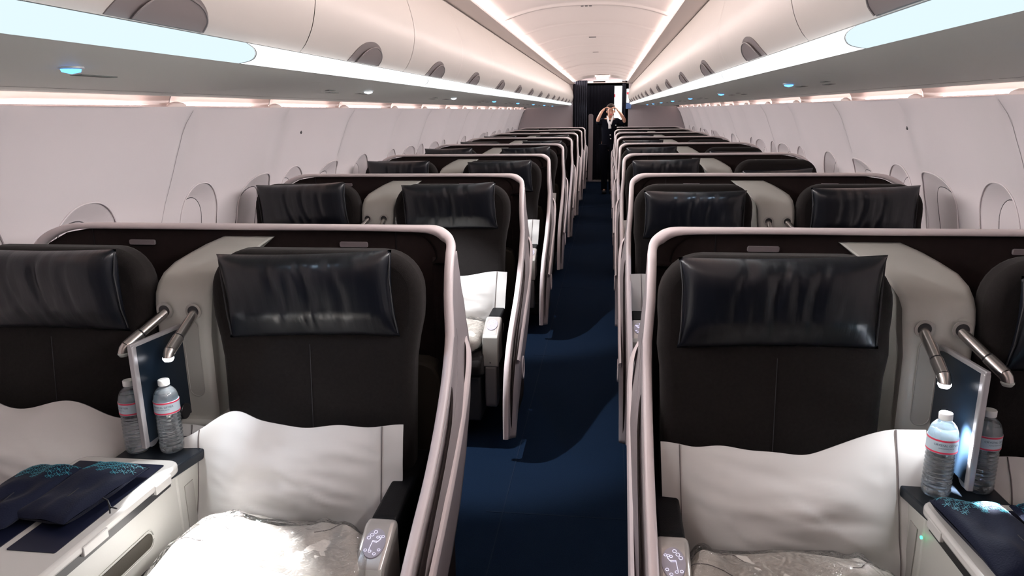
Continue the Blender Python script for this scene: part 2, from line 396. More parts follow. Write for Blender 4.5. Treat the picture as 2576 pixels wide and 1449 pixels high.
# ------------------------------------------------------------------ overhead bins
BP = [(.690, 2.150), (.668, 2.115), (.635, 2.05), (.608, 1.985), (.592, 1.92), (.588, 1.865), (.600, 1.805), (.620, 1.762), (.641, 1.737)]
BPs = [(p.x, p.y) for p in smooth([(a, b, 0) for a, b in BP], 4)]
def binx(z):
    return interp(sorted([(b, a) for a, b in BPs]), z)
LAT = {-1: [.2, 1.26, 2.37, 3.34, 4.29, 5.37] + [6.45 + 1.05 * q for q in range(9)], 1: [.2, 1.30, 2.52, 3.63, 4.70, 5.82] + [6.9 + 1.05 * q for q in range(9)]}
for s in (-1, 1):
    L = LAT[s]
    for i, ly in enumerate(L):
        a = Y0 if i == 0 else (L[i - 1] + ly) / 2 + (.06 if i == 2 and s < 0 else 0)
        b = Y1 if i == len(L) - 1 else (L[i + 1] + ly) / 2 + (.06 if i == 1 and s < 0 else 0)
        nth = ['nearest', 'second', 'third', 'fourth', 'fifth', 'sixth', 'seventh', 'eighth', 'ninth', 'tenth', 'eleventh', 'twelfth', 'thirteenth', 'fourteenth', 'fifteenth'][i]
        t = thing('overhead_bin', 'pale curved overhead bin, %s from the camera on the %s side' % (nth if i else 'nearest one', SIDE[s]), 'overhead bin', (s * .9, ly, 1.75), 'overhead bins')
        def bf(u, v):
            yy = a + .0022 + (b - a - .0044) * u; k = v * (len(BPs) - 1); j = min(int(k), len(BPs) - 2); q = k - j
            return (s * lerp(BPs[j][0], BPs[j + 1][0], q) - s * .9, yy - ly, lerp(BPs[j][1], BPs[j + 1][1], q) - 1.75)
        MB().grid(bf, 2, 32).build('bin_door', MT['bin'], t, angle=80)
        # body behind the door
        m = MB(); m.prism([(s * (x + .012) - s * .9, z - 1.75) for x, z in BPs[::3]] + [(s * 1.30 - s * .9, 1.76 - 1.75), (s * 1.35 - s * .9, 2.10 - 1.75)], a + .001 - ly, b - .001 - ly)
        m.build('bin_body', MT['binside'], t)
        # grip latch: half-round recess with a curved grip plate
        def lf(r, off, ysh=0, up_=0, n=28):
            pts = []
            for k in range(n + 1):
                th = PI * k / n; yy = r * 1.0 * math.cos(th) + ysh; zz = 1.738 + .066 * (r / .145) * math.sin(th) + up_
                pts.append((s * (binx(zz) - off) - s * .9, yy, zz - 1.75))
            return pts
        def plate(r, off, ysh=0):
            o_ = lf(r, off, ysh); i0 = lf(r * .5, off + .001, ysh); m_ = MB()
            base = [(s * (binx(1.738) - off) - s * .9, p[1], -.012) for p in o_]
            v = []; fs = []; nn = len(o_)
            for t_ in (0, .25, .5, .75, 1):
                for p, q in zip(o_, base):
                    zz = lerp(q[2], p[2], t_); v.append((s * (binx(zz + 1.75) - off) - s * .9, p[1], zz))
            for j in range(4):
                for k in range(nn - 1): fs.append((j * nn + k, j * nn + k + 1, (j + 1) * nn + k + 1, (j + 1) * nn + k))
            m_.add(v, fs)
            # rim wall back to the bin surface
            v = []
            for p in o_: v += [p, (p[0] + s * (off + .006), p[1], p[2])]
            m_.add(v, [(2 * k, 2 * k + 1, 2 * k + 3, 2 * k + 2) for k in range(nn - 1)])
            return m_
        plate(.145, .003).build('latch_recess', MT['latch'], t)
        o = plate(.106, .009, .024).build('latch', MT['latch'], t); o['label'] = 'dark grey half-round grip'
        g = [(p[0] - s * .0105, p[1], p[2]) for p in lf(.108, 0, .024)]
        MB().tube(g, .0018, 5).build('latch_gap', MT['latch_in'], t)
# light strip below the bins
SP = [(.646, 1.7365), (.638, 1.731), (.629, 1.723), (.627, 1.713), (.633, 1.703), (.646, 1.697), (.668, 1.693)]
SPs = [(p.x, p.y) for p in smooth([(a, b, 0) for a, b in SP], 3)]
for s in (-1, 1):
    br = {-1: [Y0, 1.60], 1: [Y0, 1.58]}[s]
    while br[-1] < 15: br.append(br[-1] + 1.6)
    br[-1] = Y1 - .02
    for i, (a, b) in enumerate(zip(br, br[1:])):
        yc = (a + b) / 2
        nth = ['nearest', 'second', 'third', 'fourth', 'fifth', 'sixth', 'seventh', 'eighth', 'ninth', 'tenth', 'eleventh', 'twelfth'][i]
        t = thing('bin_light', 'glowing %s light tube under the bins, %s segment on the %s side' % ('bluish' if i == 0 else 'white', nth, SIDE[s]), 'light strip', (s * .65, yc, 1.71), 'bin light strips')
        def sf(u, v):
            k = v * (len(SPs) - 1); j = min(int(k), len(SPs) - 2); q = k - j
            return (s * lerp(SPs[j][0], SPs[j + 1][0], q) - s * .65, a - yc + .004 + (b - a - .008) * u, lerp(SPs[j][1], SPs[j + 1][1], q) - 1.71)
        MB().grid(sf, 1, 18).build('diffuser', MT['strip_b' if i == 0 else 'strip_w'], t)
        m = MB()
        for e0, e1 in ((b - .003, b + .003),):
            m.add([(s * (x + .001) - s * .65, y - yc, z - 1.71) for x, z in SPs for y in (e0, e1)], [(2 * q, 2 * q + 1, 2 * q + 3, 2 * q + 2) for q in range(len(SPs) - 1)])
        m.build('joint', MT['stripcap'], t)

# ------------------------------------------------------------------ ceiling
RIBS = [-.9, .1, 1.1, 2.1, 3.1, 4.11, 5.07, 6.16, 7.2, 8.2, 9.25, 10.3, 11.3, 12.3, 13.3, 14.3, 15.3]
def ceilz(x): return 2.272 - .088 * (abs(x) / .55) ** 2.5 if abs(x) < .55 else 2.184 + .12 * (abs(x) - .55)
def cz(x, y):
    d = min(abs(y - r) for r in RIBS)
    return ceilz(x) - .014 * math.exp(-(d / .032) ** 2) * (1.2 if min(abs(y - 5.07), abs(y - 11.3)) < .2 else .8)
yy_ = []
y = Y0
while y < Y1: yy_.append(y); y += .022 if y < 9 else .04
yy_.append(Y1)
m = MB(); nx = 32
m.add([(-.66 + 1.32 * i / nx, y, cz(-.66 + 1.32 * i / nx, y)) for y in yy_ for i in range(nx + 1)],
      [(j * (nx + 1) + i, j * (nx + 1) + i + 1, (j + 1) * (nx + 1) + i + 1, (j + 1) * (nx + 1) + i) for j in range(len(yy_) - 1) for i in range(nx)])
st(m.build('ceiling', MT['ceil'], angle=80))
m = MB()
for yr in (5.07, 11.3):
    m.add([(x, yr + e, cz(x, yr) - .0008) for x in [-.6 + .05 * i for i in range(25)] for e in (-.004, .004)], [(2 * i, 2 * i + 1, 2 * i + 3, 2 * i + 2) for i in range(24)])
st(m.build('trim_%d' % tn, MT['seam'])); tn += 1
for s in (-1, 1):
    # trim rail beside the ceiling, hides the cove lamps
    st(MB().prism([(s * .688, 2.140), (s * .60, 2.132), (s * .553, 2.138), (s * .548, 2.146), (s * .556, 2.148), (s * .60, 2.143), (s * .688, 2.149)], Y0, Y1).build('trim_%d' % tn, MT['trim'])); tn += 1
    st(MB().box(min(s * .684, s * .702), max(s * .684, s * .702), Y0, Y1, 2.138, 2.155).build('trim_%d' % tn, MT['trimd'], smooth=False)); tn += 1
    o = MB().add([(s * x, y, z) for x, z in ((.628, 2.148), (.655, 2.185)) for y in (Y0 + .05, Y1 - .05)], [(0, 1, 3, 2)]).build('ceiling_cove_light', MT['ceillight'])
    tag(o, 'long warm cove light hidden along the %s edge of the ceiling' % SIDE[s], 'light strip')
# little marks on the ceiling centre line
for i, (yy, n_) in enumerate(((5.18, 3), (7.35, 1), (9.2, 1))):
    m = MB()
    for k in range(n_): m.box(-.035 + k * .028, -.035 + k * .028 + (.018 if n_ > 1 else .07), yy, yy + .03, 2.266, 2.274)
    o = m.build('ceiling_vent', MT['mark'], bevel=.001)
    tag(o, ['row of three tiny dark slots in the nearest ceiling panel', 'short dark slot in the ceiling behind the main panel joint', 'faint dark slot far along the ceiling centre'][i], 'vent')

# ------------------------------------------------------------------ rear bulkhead and galley opening
for s, xi, nm in ((-1, -.60, 'left'), (1, .60, 'right')):
    pts = [(xi, 0), (xi, 2.23)] + [(s * .69, 2.23), (s * .70, 1.69), (s * 1.46, 1.66)] + [(s * x, z) for z, x in reversed(WPROF)]
    o = MB().prism(pts, Y1 - .03, Y1 + .03).build('wall_rear_' + nm, MT['bulk'], smooth=False); st(o)
    m = MB().tube([(s * (x - .012), Y1 - .035, z) for z, x in WPROF[3:]] + [(s * 1.60, Y1 - .035, 1.64), (s * 1.45, Y1 - .035, 1.645)], .012, 6)
    st(m.build('trim_%d' % tn, MT['seam'])); tn += 1
st(MB().prism([(-.70, 2.15), (-.60, 2.15), (-.60, 2.19), (.60, 2.19), (.60, 2.15), (.70, 2.15), (.70, 2.40), (-.70, 2.40)], Y1 - .02, Y1 + .04).build('wall_rear_header', MT['bulk'], smooth=False))
st(MB().box(-1.9, 1.9, 19.4, 19.5, 0, 2.4).build('wall_back', MT['dark'], smooth=False))
st(MB().box(-1.9, 1.9, 16.24, 19.5, 2.38, 2.42).build('ceiling_galley', MT['ceil'], smooth=False))
for s in (-1, 1): st(MB().box(min(s * .95, s * 1.0), max(s * .95, s * 1.0), 16.24, 19.4, 0, 2.4).build('wall_galley_' + SIDE[s], MT['dark'], smooth=False))
st(MB().box(-1.9, 1.9, Y0 - .05, Y0, 0, 2.4).build('wall_front', MT['bulk'], smooth=False))
def curtain(name, x0, x1, y, z0, z1, waves, amp, label):
    def cf(u, v): return (lerp(x0, x1, u), y + amp * math.sin(u * waves * 2 * PI) * (.5 + .5 * (1 - v)), lerp(z0, z1, v))
    o = MB().grid(cf, waves * 10, 6).build(name, MT['curtain'], solid=.004); return tag(o, label, 'curtain')
curtain('curtain', -.575, -.29, 16.12, .35, 2.205, 6, .018, 'dark blue curtain bunched at the left edge of the rear doorway')
curtain('curtain', -.34, .30, 16.75, .03, 2.12, 9, .02, 'wide dark curtain closing the middle of the rear doorway')
curtain('curtain', .46, .54, 16.20, 1.2, 2.13, 2, .012, 'narrow dark curtain hanging at the right edge of the rear doorway')
# curtain rail with small cream ends
t = thing('curtain_rail', 'pale rail with bright end caps across the top of the rear doorway', 'curtain rail', (0, 16.5, 2.17))
MB().tube([(-.30, 0, 0), (.55, 0, 0)], .012, 8).build('rail', MT['trim'], t)
for x in (-.25, .5): MB().tube([(x, 0, 0), (x, 0, .215)], .006, 6).build('hanger', MT['trim'], t)
MB().box(-.29, -.17, -.03, -.01, -.0, .045).build('rail_lamp', MT['galleyglow'], t, bevel=.01)
MB().box(.10, .46, -.03, -.01, .0, .045).build('rail_lamp', MT['galleyglow'], t, bevel=.01)
# galley cupboard in the gap; upper body glows in place of galley light
t = thing('galley_cupboard', 'white galley cupboard with self-glowing upper half seen behind the attendant', 'cupboard', (.385, 17.0, 1.25))
MB().box(-.10, .09, 0, .25, .0, .86).build('upper_body', MT['galleyglow'], t, bevel=.01)
MB().box(-.10, .09, 0.002, .25, -1.25, -.002).build('lower_body', MT['dark'], t, bevel=.01)
MB().box(-.10, -.06, -.012, -.001, .61, .68).build('red_tag', MT['redsign'], t, bevel=.004)
MB().box(-.09, .08, -.008, -.001, .30, .306).build('shelf_edge', MT['trim'], t)
t = thing('exit_placard', 'white placard with a red square at the right side of the rear doorway', 'sign', (.575, 16.14, 1.75))
MB().box(-.02, .03, 0, .01, -.02, .27).build('board', MT['galleyglow'], t, bevel=.003)
MB().box(-.018, .022, -.006, -.001, .15, .20).build('red_square', MT['redsign'], t, bevel=.002)
o = MB().box(.545, .66, 16.10, 16.15, 1.60, 1.72).build('wall_handset', MT['galleyblue'], bevel=.01); tag(o, 'small blue box on the bulkhead beside the rear doorway', 'handset')
# pale jump seat edge inside the doorway
o = MB().prism(rrect(-.27, -.16, .0, 1.50, .045), 16.55, 16.62).build('folded_jump_seat', MT['bulk'], bevel=.01); tag(o, 'grey upright folded jump seat inside the rear doorway', 'seat')
o = MB().box(-.30, .30, 16.55, 17.3, 0, .012).build('door_sill', MT['bin'], bevel=.003); tag(o, 'pale metal sill on the floor of the rear doorway', 'sill')
# ceiling lamp near the rear
t = thing('ceiling_lamp', 'bright square ceiling lamp just before the rear doorway', 'ceiling lamp', (.04, 15.5, 2.262))
MB().prism(rrect(-.15, .15, -.5, .55, .03), -.035, .0, 'z').build('housing', MT['ceil'], t, bevel=.005)
MB().prism(rrect(-.13, .13, -.47, .52, .03), -.044, -.036, 'z').build('diffuser', MT['galleyglow'], t, bevel=.004)

# ------------------------------------------------------------------ seat shells
FR = [(1.24, 0), (1.17, -.075), (1.09, -.115), (.95, -.160), (.87, -.205), (.80, -.265), (.72, -.36), (.65, -.47), (.59, -.60), (.53, -.715), (.44, -.82), (.34, -.875), (.22, -.895), (.10, -.90)]
RR = [(1.24, -.045), (1.17, -.045), (1.10, -.02), (1.0, .01), (.9, .01), (.84, -.02), (.80, -.08), (.70, -.15), (.60, -.22), (.50, -.32), (.43, -.42), (.33, -.62), (.20, -.80), (.10, -.88)]
FRs = sorted(FR); RRs = sorted(RR)
XP = [(.10, .243), (.5, .240), (.74, .242), (.80, .248), (.88, .266), (.95, .276), (1.05, .284), (1.24, .288)]
def wx(z): return interp(XP, z)
FRc = [(p.x, p.y) for p in smooth([(a, b, 0) for a, b in FR], 5)]
def shell_unit(s):
    t = thing('seat_shell', 'x', 'seat shell', (0, 0, 0), 'seat shells along the aisle')
    # back panel
    out = [(.345, .10), (.345, 1.14)] + [(.345 + .085 * (1 - math.cos(a)), 1.145 + .085 * math.sin(a)) for a in [PI / 2 * k / 6 for k in range(1, 7)]]
    out += [(1.49, 1.23), (1.58, 1.215), (1.65, 1.18), (1.70, 1.12), (1.725, 1.04), (1.73, .5), (1.70, .10)]
    MB(s).prism(out, .0, .022).build('back_panel', MT['shelldark'], t, smooth=False)
    MB(s).prism([(x, z) for x, z in out], .0225, .030).build('back_cover', MT['shell'], t, smooth=False)
    # dark corner lining between back panel and wing
    def lin(u, v):
        z = lerp(.12, 1.15, v); x1 = wx(z) + .014; y1 = interp(FRs, z) + .012
        return (lerp(.365, x1, sstep(0, 1, min(1, u * 1.6))), lerp(0.0, y1, max(0, (u - .25) / .75)), z)
    MB(s).grid(lin, 10, 40).build('wing_lining', MT['shelldark'], t, solid=.004)
    rp = smooth([(.288, -.083, 1.15), (.290, -.045, 1.195), (.302, -.022, 1.214), (.326, -.008, 1.230), (.36, -.002, 1.236), (.43, .0, 1.236)], 5)
    ip = [Vector((.365, -.001, 1.13))] + [Vector((.352 + .078 * (1 - math.cos(a)), -.001, 1.145 + .078 * math.sin(a))) for a in [PI / 2 * k / (len(rp) - 2) for k in range(len(rp) - 1)]]
    for nm, off, mt in (('corner_lining', .0, 'shelldark'), ('corner_cover', .016, 'shell')):
        MB(s).grid(lambda u, v: tuple(rp[int(round(v * (len(rp) - 1)))].lerp(ip[int(round(v * (len(rp) - 1)))], u) + Vector((-.3 * off, off, -.2 * off))), 6, len(rp) - 1).build(nm, MT[mt], t, solid=.004)
    # outer wing
    def wing(u, v):
        z = lerp(.10, 1.175, v); x = wx(z); y = lerp(interp(FRs, z), interp(RRs, z) + .02, u)
        x = lerp(lerp(.271, .286, sstep(.9, 1.05, z)), x, sstep(.0, .45, u))
        return (x, y, z)
    MB(s).grid(wing, 14, 60).build('wing', MT['shell'], t, solid=.010)
    # seam lines and ridge on the wing
    rid = smooth([(wx(.9) - .002, .0, .895), (.243, -.06, .865), (.234, -.13, .81), (.232, -.23, .725), (.232, -.36, .635), (.232, -.5, .56), (.232, -.63, .50), (.234, -.745, .425)], 6)
    m = MB(s)
    rings = []
    for i, p in enumerate(rid):
        a = rid[max(i - 1, 0)]; b = rid[min(i + 1, len(rid) - 1)]; tt = (b - a).normalized(); nrm = Vector((1, 0, 0)); w_ = tt.cross(nrm).normalized()
        hw = .017
        rings.append([p + nrm * dx + w_ * dw for dx, dw in ((.010, -hw), (.0015, -hw * .8), (-.0035, -hw * .2), (-.0035, hw * .3), (.0015, hw * .8), (.010, hw))])
    m.loft(rings); m.build('wing_ridge', MT['rim'], t)
    m = MB(s); m.tube([(wing(.22, v)[0] - .0056, wing(.22, v)[1], wing(.22, v)[2]) for v in [.10 + .70 * q / 50 for q in range(51)]], .0011, 4)
    m.build('wing_seam', MT['seam'], t)
    # ring on the lower cover
    Mr = Matrix.Rotation(PI / 2, 3, 'Y')
    m = MB(s); rgs = []
    for k in range(25):
        a = 2 * PI * k / 24; rgs.append((.234, -.60 + .040 * math.cos(a), .405 - .06 + .055 * math.sin(a)))
    m.tube(rgs, .005, 6); m.build('vent_ring', MT['rim'], t)
    # rim : sweep with widening section
    path = []
    for z, dy in reversed(FRc[5:]): path.append((Vector((max(wx(z), .276), dy, z)), Vector((-1, 0, 0))))
    for p_, n_ in (((.289, -.045, 1.195), (-.9, .3, .3)), ((.300, -.022, 1.216), (-.6, .6, .5)), ((.325, -.006, 1.232), (-.3, .85, .45)), ((.36, 0, 1.239), (0, 1, .2)), ((.42, 0, 1.241), (0, 1, .1))):
        path.append((Vector(p_), Vector(n_).normalized()))
    for x in (.6, .8, 1.0, 1.2, 1.4, 1.48): path.append((Vector((x, 0, 1.241)), Vector((0, 1, 0))))
    for p_ in ((1.55, 1.236), (1.61, 1.218), (1.66, 1.188), (1.70, 1.14), (1.725, 1.07), (1.735, .95), (1.74, .6)): path.append((Vector((p_[0], 0, p_[1])), Vector((0, 1, 0))))
    k0 = len([1 for z, dy in FRc[5:]]) - 2
    PP = smooth([p for p, n in path[k0:]], 4); NN = smooth([n for p, n in path[k0:]], 4)
    path = path[:k0] + list(zip(PP, [n.normalized() for n in NN]))
    m = MB(s); rings = []
    for i, (p, n) in enumerate(path):
        a = path[max(i - 1, 0)][0]; b = path[min(i + 1, len(path) - 1)][0]; tt = (b - a).normalized()
        n = (n - tt * n.dot(tt)).normalized(); w_ = tt.cross(n)
        wid = lerp(.0095, .014, 1 - sstep(.30, .42, p.x) * (1 - sstep(1.5, 1.65, p.x))) if p.z > .9 else .0125
        dn = lerp(.013, .017, sstep(.286, .31, p.x))
        c = p - n * lerp(.006, .012, sstep(.286, .31, p.x))
        ring = []
        for k in range(10):
            an = 2 * PI * k / 10 + PI / 10; ca, sa = math.cos(an), math.sin(an)
            e = lambda q: math.copysign(abs(q) ** .6, q)
            ring.append(c + n * dn * e(ca) + w_ * wid * e(sa))
        rings.append(ring)
    m.loft(rings); m.build('rim', MT['rim'], t, angle=60)
    # small joints in the rim and dark panel
    MB(s).box(.475, .4775, -.0014, .0, .6, 1.232).build('panel_seam', MT['black'], t, smooth=False); MB(s).box(1.485, 1.4875, -.0014, .0, .9, 1.232).build('panel_seam', MT['black'], t, smooth=False)
    # plaques
    for x in (.61, 1.315):
        MB(s).prism(rrect(x - .045, x + .045, 1.178, 1.196, .006), -.008, -.0005).build('number_plaque', MT['plaque'], t, bevel=.002)
    # olive side pad by the aisle seat, rounded top
    pad = [(.330, .30), (.330, .76), (.336, .80), (.352, .83), (.38, .842), (.43, .845), (.43, .30)]
    MB(s).prism(pad, -.10, -.02).build('side_pad', MT['olive'], t, bevel=.008)
    MB(s).box(.36, 1.68, -.30, .10, .0, .10).build('floor_base', MT['foot'], t, bevel=.01)
    return t

# ------------------------------------------------------------------ seats
def cushion(w, h, T, nu=36, nv=24, k=.05, pw=4.0, sx=1, bulge=None, crease=0.0, seed=0, zc=0):
    """closed soft pillow in the XZ plane facing -Y; thickness T on each side"""
    def side(sgn):
        def fn(a, b):
            u = a * 2 - 1; v = b * 2 - 1
            x = w / 2 * u * (1 - k * (1 - v * v)); z = h / 2 * v * (1 - k * 1.2 * (1 - u * u))
            th = (max(0, 1 - abs(u) ** pw) * max(0, 1 - abs(v) ** pw)) ** .55
            if bulge: th *= bulge(u, v)
            y = sgn * T * th
            if crease:
                q = math.sin(u * 17 + seed + 1.3 * math.sin(v * 2 + seed)) ; q2 = math.sin(u * 29 + 2.1 * seed + v)
                y += sgn * -crease * (max(0, q) ** 6 + .6 * max(0, q2) ** 10) * th * math.exp(-(u / .55) ** 2)
            return (x, y, z + zc)
        return fn
    m = MB(); m.grid(side(-1), nu, nv); m.grid(side(1), nu, nv); return m

def seat(s, cx, kind):
    t = thing('cabin_seat', 'x', 'seat', (0, 0, 0), 'dark cabin seats')
    # backrest outline
    W = .305 if kind == 'aisle' and s < 0 else .290
    half = [(.262, .44), (.275, .60), (.280, .82), (.283, .90), (.292, .96), (W, 1.02), (W + .003, 1.06)]
    R = .115; zt = 1.210
    arc = [(W + .003 - R + R * math.cos(a), zt - R + R * math.sin(a) * 1.0) for a in [PI / 2 * k / 8 for k in range(0, 9)]]
    outl = [(cx + x, z) for x, z in half + arc] + [(cx - x, z) for x, z in reversed(half + arc)]
    m = MB(s); m.prism(outl, -.245, -.150)
    m.v = [(x, y + (z - 1.2) * .10, z) for x, y, z in m.v]
    m.build('backrest', MT['fabric'], t, bevel=.030, seg=4)
    # thin upholstery seam down the middle
    m = MB(s).tube([(cx + .012, -.2465 + (z - 1.2) * .10, z) for z in (.6, .8, .95)], .0012, 4); m.build('centre_seam', MT['thread'], t)
    # headrest cushion
    rnd = random.Random(7 if kind == 'aisle' else 3)
    m = cushion(.500, .245, .048, 44, 30, .045, 4.5, bulge=lambda u, v: (1.0 + .30 * v if v > -.25 else lerp(.42, .925, sstep(-1, -.25 + .0 * u, v))), crease=.010, seed=1.7 if kind == 'aisle' else 4.1)
    m.sx = s
    o = m.build('headrest', MT['leather'], t, weld=True, angle=180)
    o.location = (s * cx + s * .002, -.278, 1.095); o.rotation_euler = (.04, s * .015, 0)
    o['label'] = 'glossy dark leather headrest cushion'
    for xx in (-.244, .244): MB(s).tube([(xx, .0, -.112), (xx * .985, -.012, -.05), (xx * .98, -.014, .05), (xx, -.002, .115)], .0022, 5).build('piping', MT['thread'], o)
    # seat cushion, dropped front
    q = MB(s)
    sec = [(-.28, .44), (-.60, .455), (-.74, .45), (-.78, .43), (-.79, .39), (-.77, .36), (-.70, .33), (-.28, .33)]
    q.prism([(y, z) for y, z in sec], cx - .235, cx + .235, 'x'); q.build('seat_cushion', MT['fabric'], t, bevel=.022, seg=3)
    q = MB(s).box(cx - .22, cx + .22, -.72, -.25, .10, .33); q.build('seat_frame', MT['foot'], t, bevel=.01)
    # aisle-side armrest
    if kind == 'aisle':
        a = bpy.data.objects.new('armrest', None); C.objects.link(a); a.parent = t; a.location = (0, -.035, -.025)
        x0, x1 = .345, .418
        q = MB(s).prism([(-.14, .545), (-.14, .622), (-.50, .612), (-.515, .60), (-.515, .545)], x0 + .004, x1 - .002, 'x'); q.build('arm_pad', MT['armpad'], a, bevel=.012, seg=3)
        q = MB(s).box(x0 + .012, x1 - .02, -.50, -.14, .46, .545); q.build('arm_side', MT['armpad'], a, bevel=.01)
        # cap: sloping top with keypad, then light front shield, grey stem
        sec = [(-.505, .47), (-.505, .614), (-.535, .614), (-.640, .567), (-.655, .552), (-.655, .43), (-.64, .40), (-.505, .40)]
        q = MB(s).prism(sec, x0 - .002, x1 + .004, 'x'); q.build('arm_cap', MT['armcap'], a, bevel=.013, seg=3)
        sh = [(-.645, .562), (-.660, .548), (-.668, .45), (-.662, .405), (-.64, .395), (-.64, .562)]
        q = MB(s).prism(sh, x0 + .001, x1 + .001, 'x'); q.build('arm_shield', MT['console'], a, bevel=.006)
        q = MB(s).lathe([(0, 0), (.0035, 0), (.0035, .002), (0, .002)], 10, c=((x0 + x1) / 2, -.6675, .425), M=Matrix.Rotation(PI / 2, 3, 'X')); q.build('shield_screw', MT['mark'], a)
        q = MB(s).prism([(-.56, .42), (-.665, .40), (-.665, .22), (-.655, .19), (-.61, .18), (-.56, .20)], x0 + .008, x1 - .008, 'x'); q.build('arm_stem', MT['armstem'], a, bevel=.008)
        # keypad on the slope from (-.53,.616) to (-.655,.560)
        ang = math.atan2(.047, .105)
        def on(p):  # p: x across, q along slope 0..; returns world
            x, l = p; return ((x0 + x1) / 2 + x, -.5875 - l * math.cos(ang), .5905 + .003 - l * math.sin(ang) + .0)
        el = [(.027 * math.cos(2 * PI * k / 28), .040 * math.sin(2 * PI * k / 28)) for k in range(28)]
        q = MB(s); top = [Vector(on(p)) for p in el]; q.loft([[v - Vector((0, 0, .004)) for v in top], [v + Vector((0, 0, .0008)) for v in top]]); q.build('keypad', MT['keypad'], a)
        q = MB(s)
        def ring(cx_, cl, rx, rl):
            cx_, cl, rx, rl = cx_ * .88, cl * .70, rx * .8, rl * .72
            q.tube([Vector(on((cx_ + rx * math.cos(2 * PI * k / 14), cl + rl * math.sin(2 * PI * k / 14)))) + Vector((0, 0, .0015)) for k in range(15)], .0005, 4)
        for c_ in ((.004, -.042), (.012, -.030), (.019, -.018)): ring(c_[0] * 1, c_[1], .0055, .0055)
        for c_ in ((-.006, -.022), (-.020, -.026), (-.013, -.024)): ring(c_[0], c_[1], .0045, .004)
        for c_ in ((.019, .030), (-.008, .042), (.006, .033), (-.018, .026)): ring(c_[0], c_[1], .0045, .0045)
        for e in (0, .004):
            q.tube([Vector(on((p[0] * .88, p[1] * .7))) + Vector((0, 0, .0015)) for p in ((-.016, -.020 + e), (-.010 + e, -.006 + e), (.006 - e * 0, -.008 + e), (.010, .03))], .00055, 4)
        q.build('keypad_icons', MT['icon'], a)
        # lit switch on the inner side of the backrest
        q = MB(s).lathe([(0, 0), (.010, 0), (.010, .003), (0, .003)], 14, M=Matrix.Rotation(-PI / 2, 3, 'Y'))
        q.v = [(x, y, z * 2.1) for x, y, z in q.v]; q.v = [(x + cx + .288, y - .225, z + .955) for x, y, z in q.v]; q.build('side_switch', MT['black'], t)
        q = MB(s)
        for zz in (.967, .955, .943): q.tube([(cx + .292, -.225 + .005 * math.cos(a_), zz + .0045 * math.sin(a_)) for a_ in [PI * .3 * k for k in range(6)]], .0007, 4)
        q.build('switch_icons', MT['icon'], t)
    return t

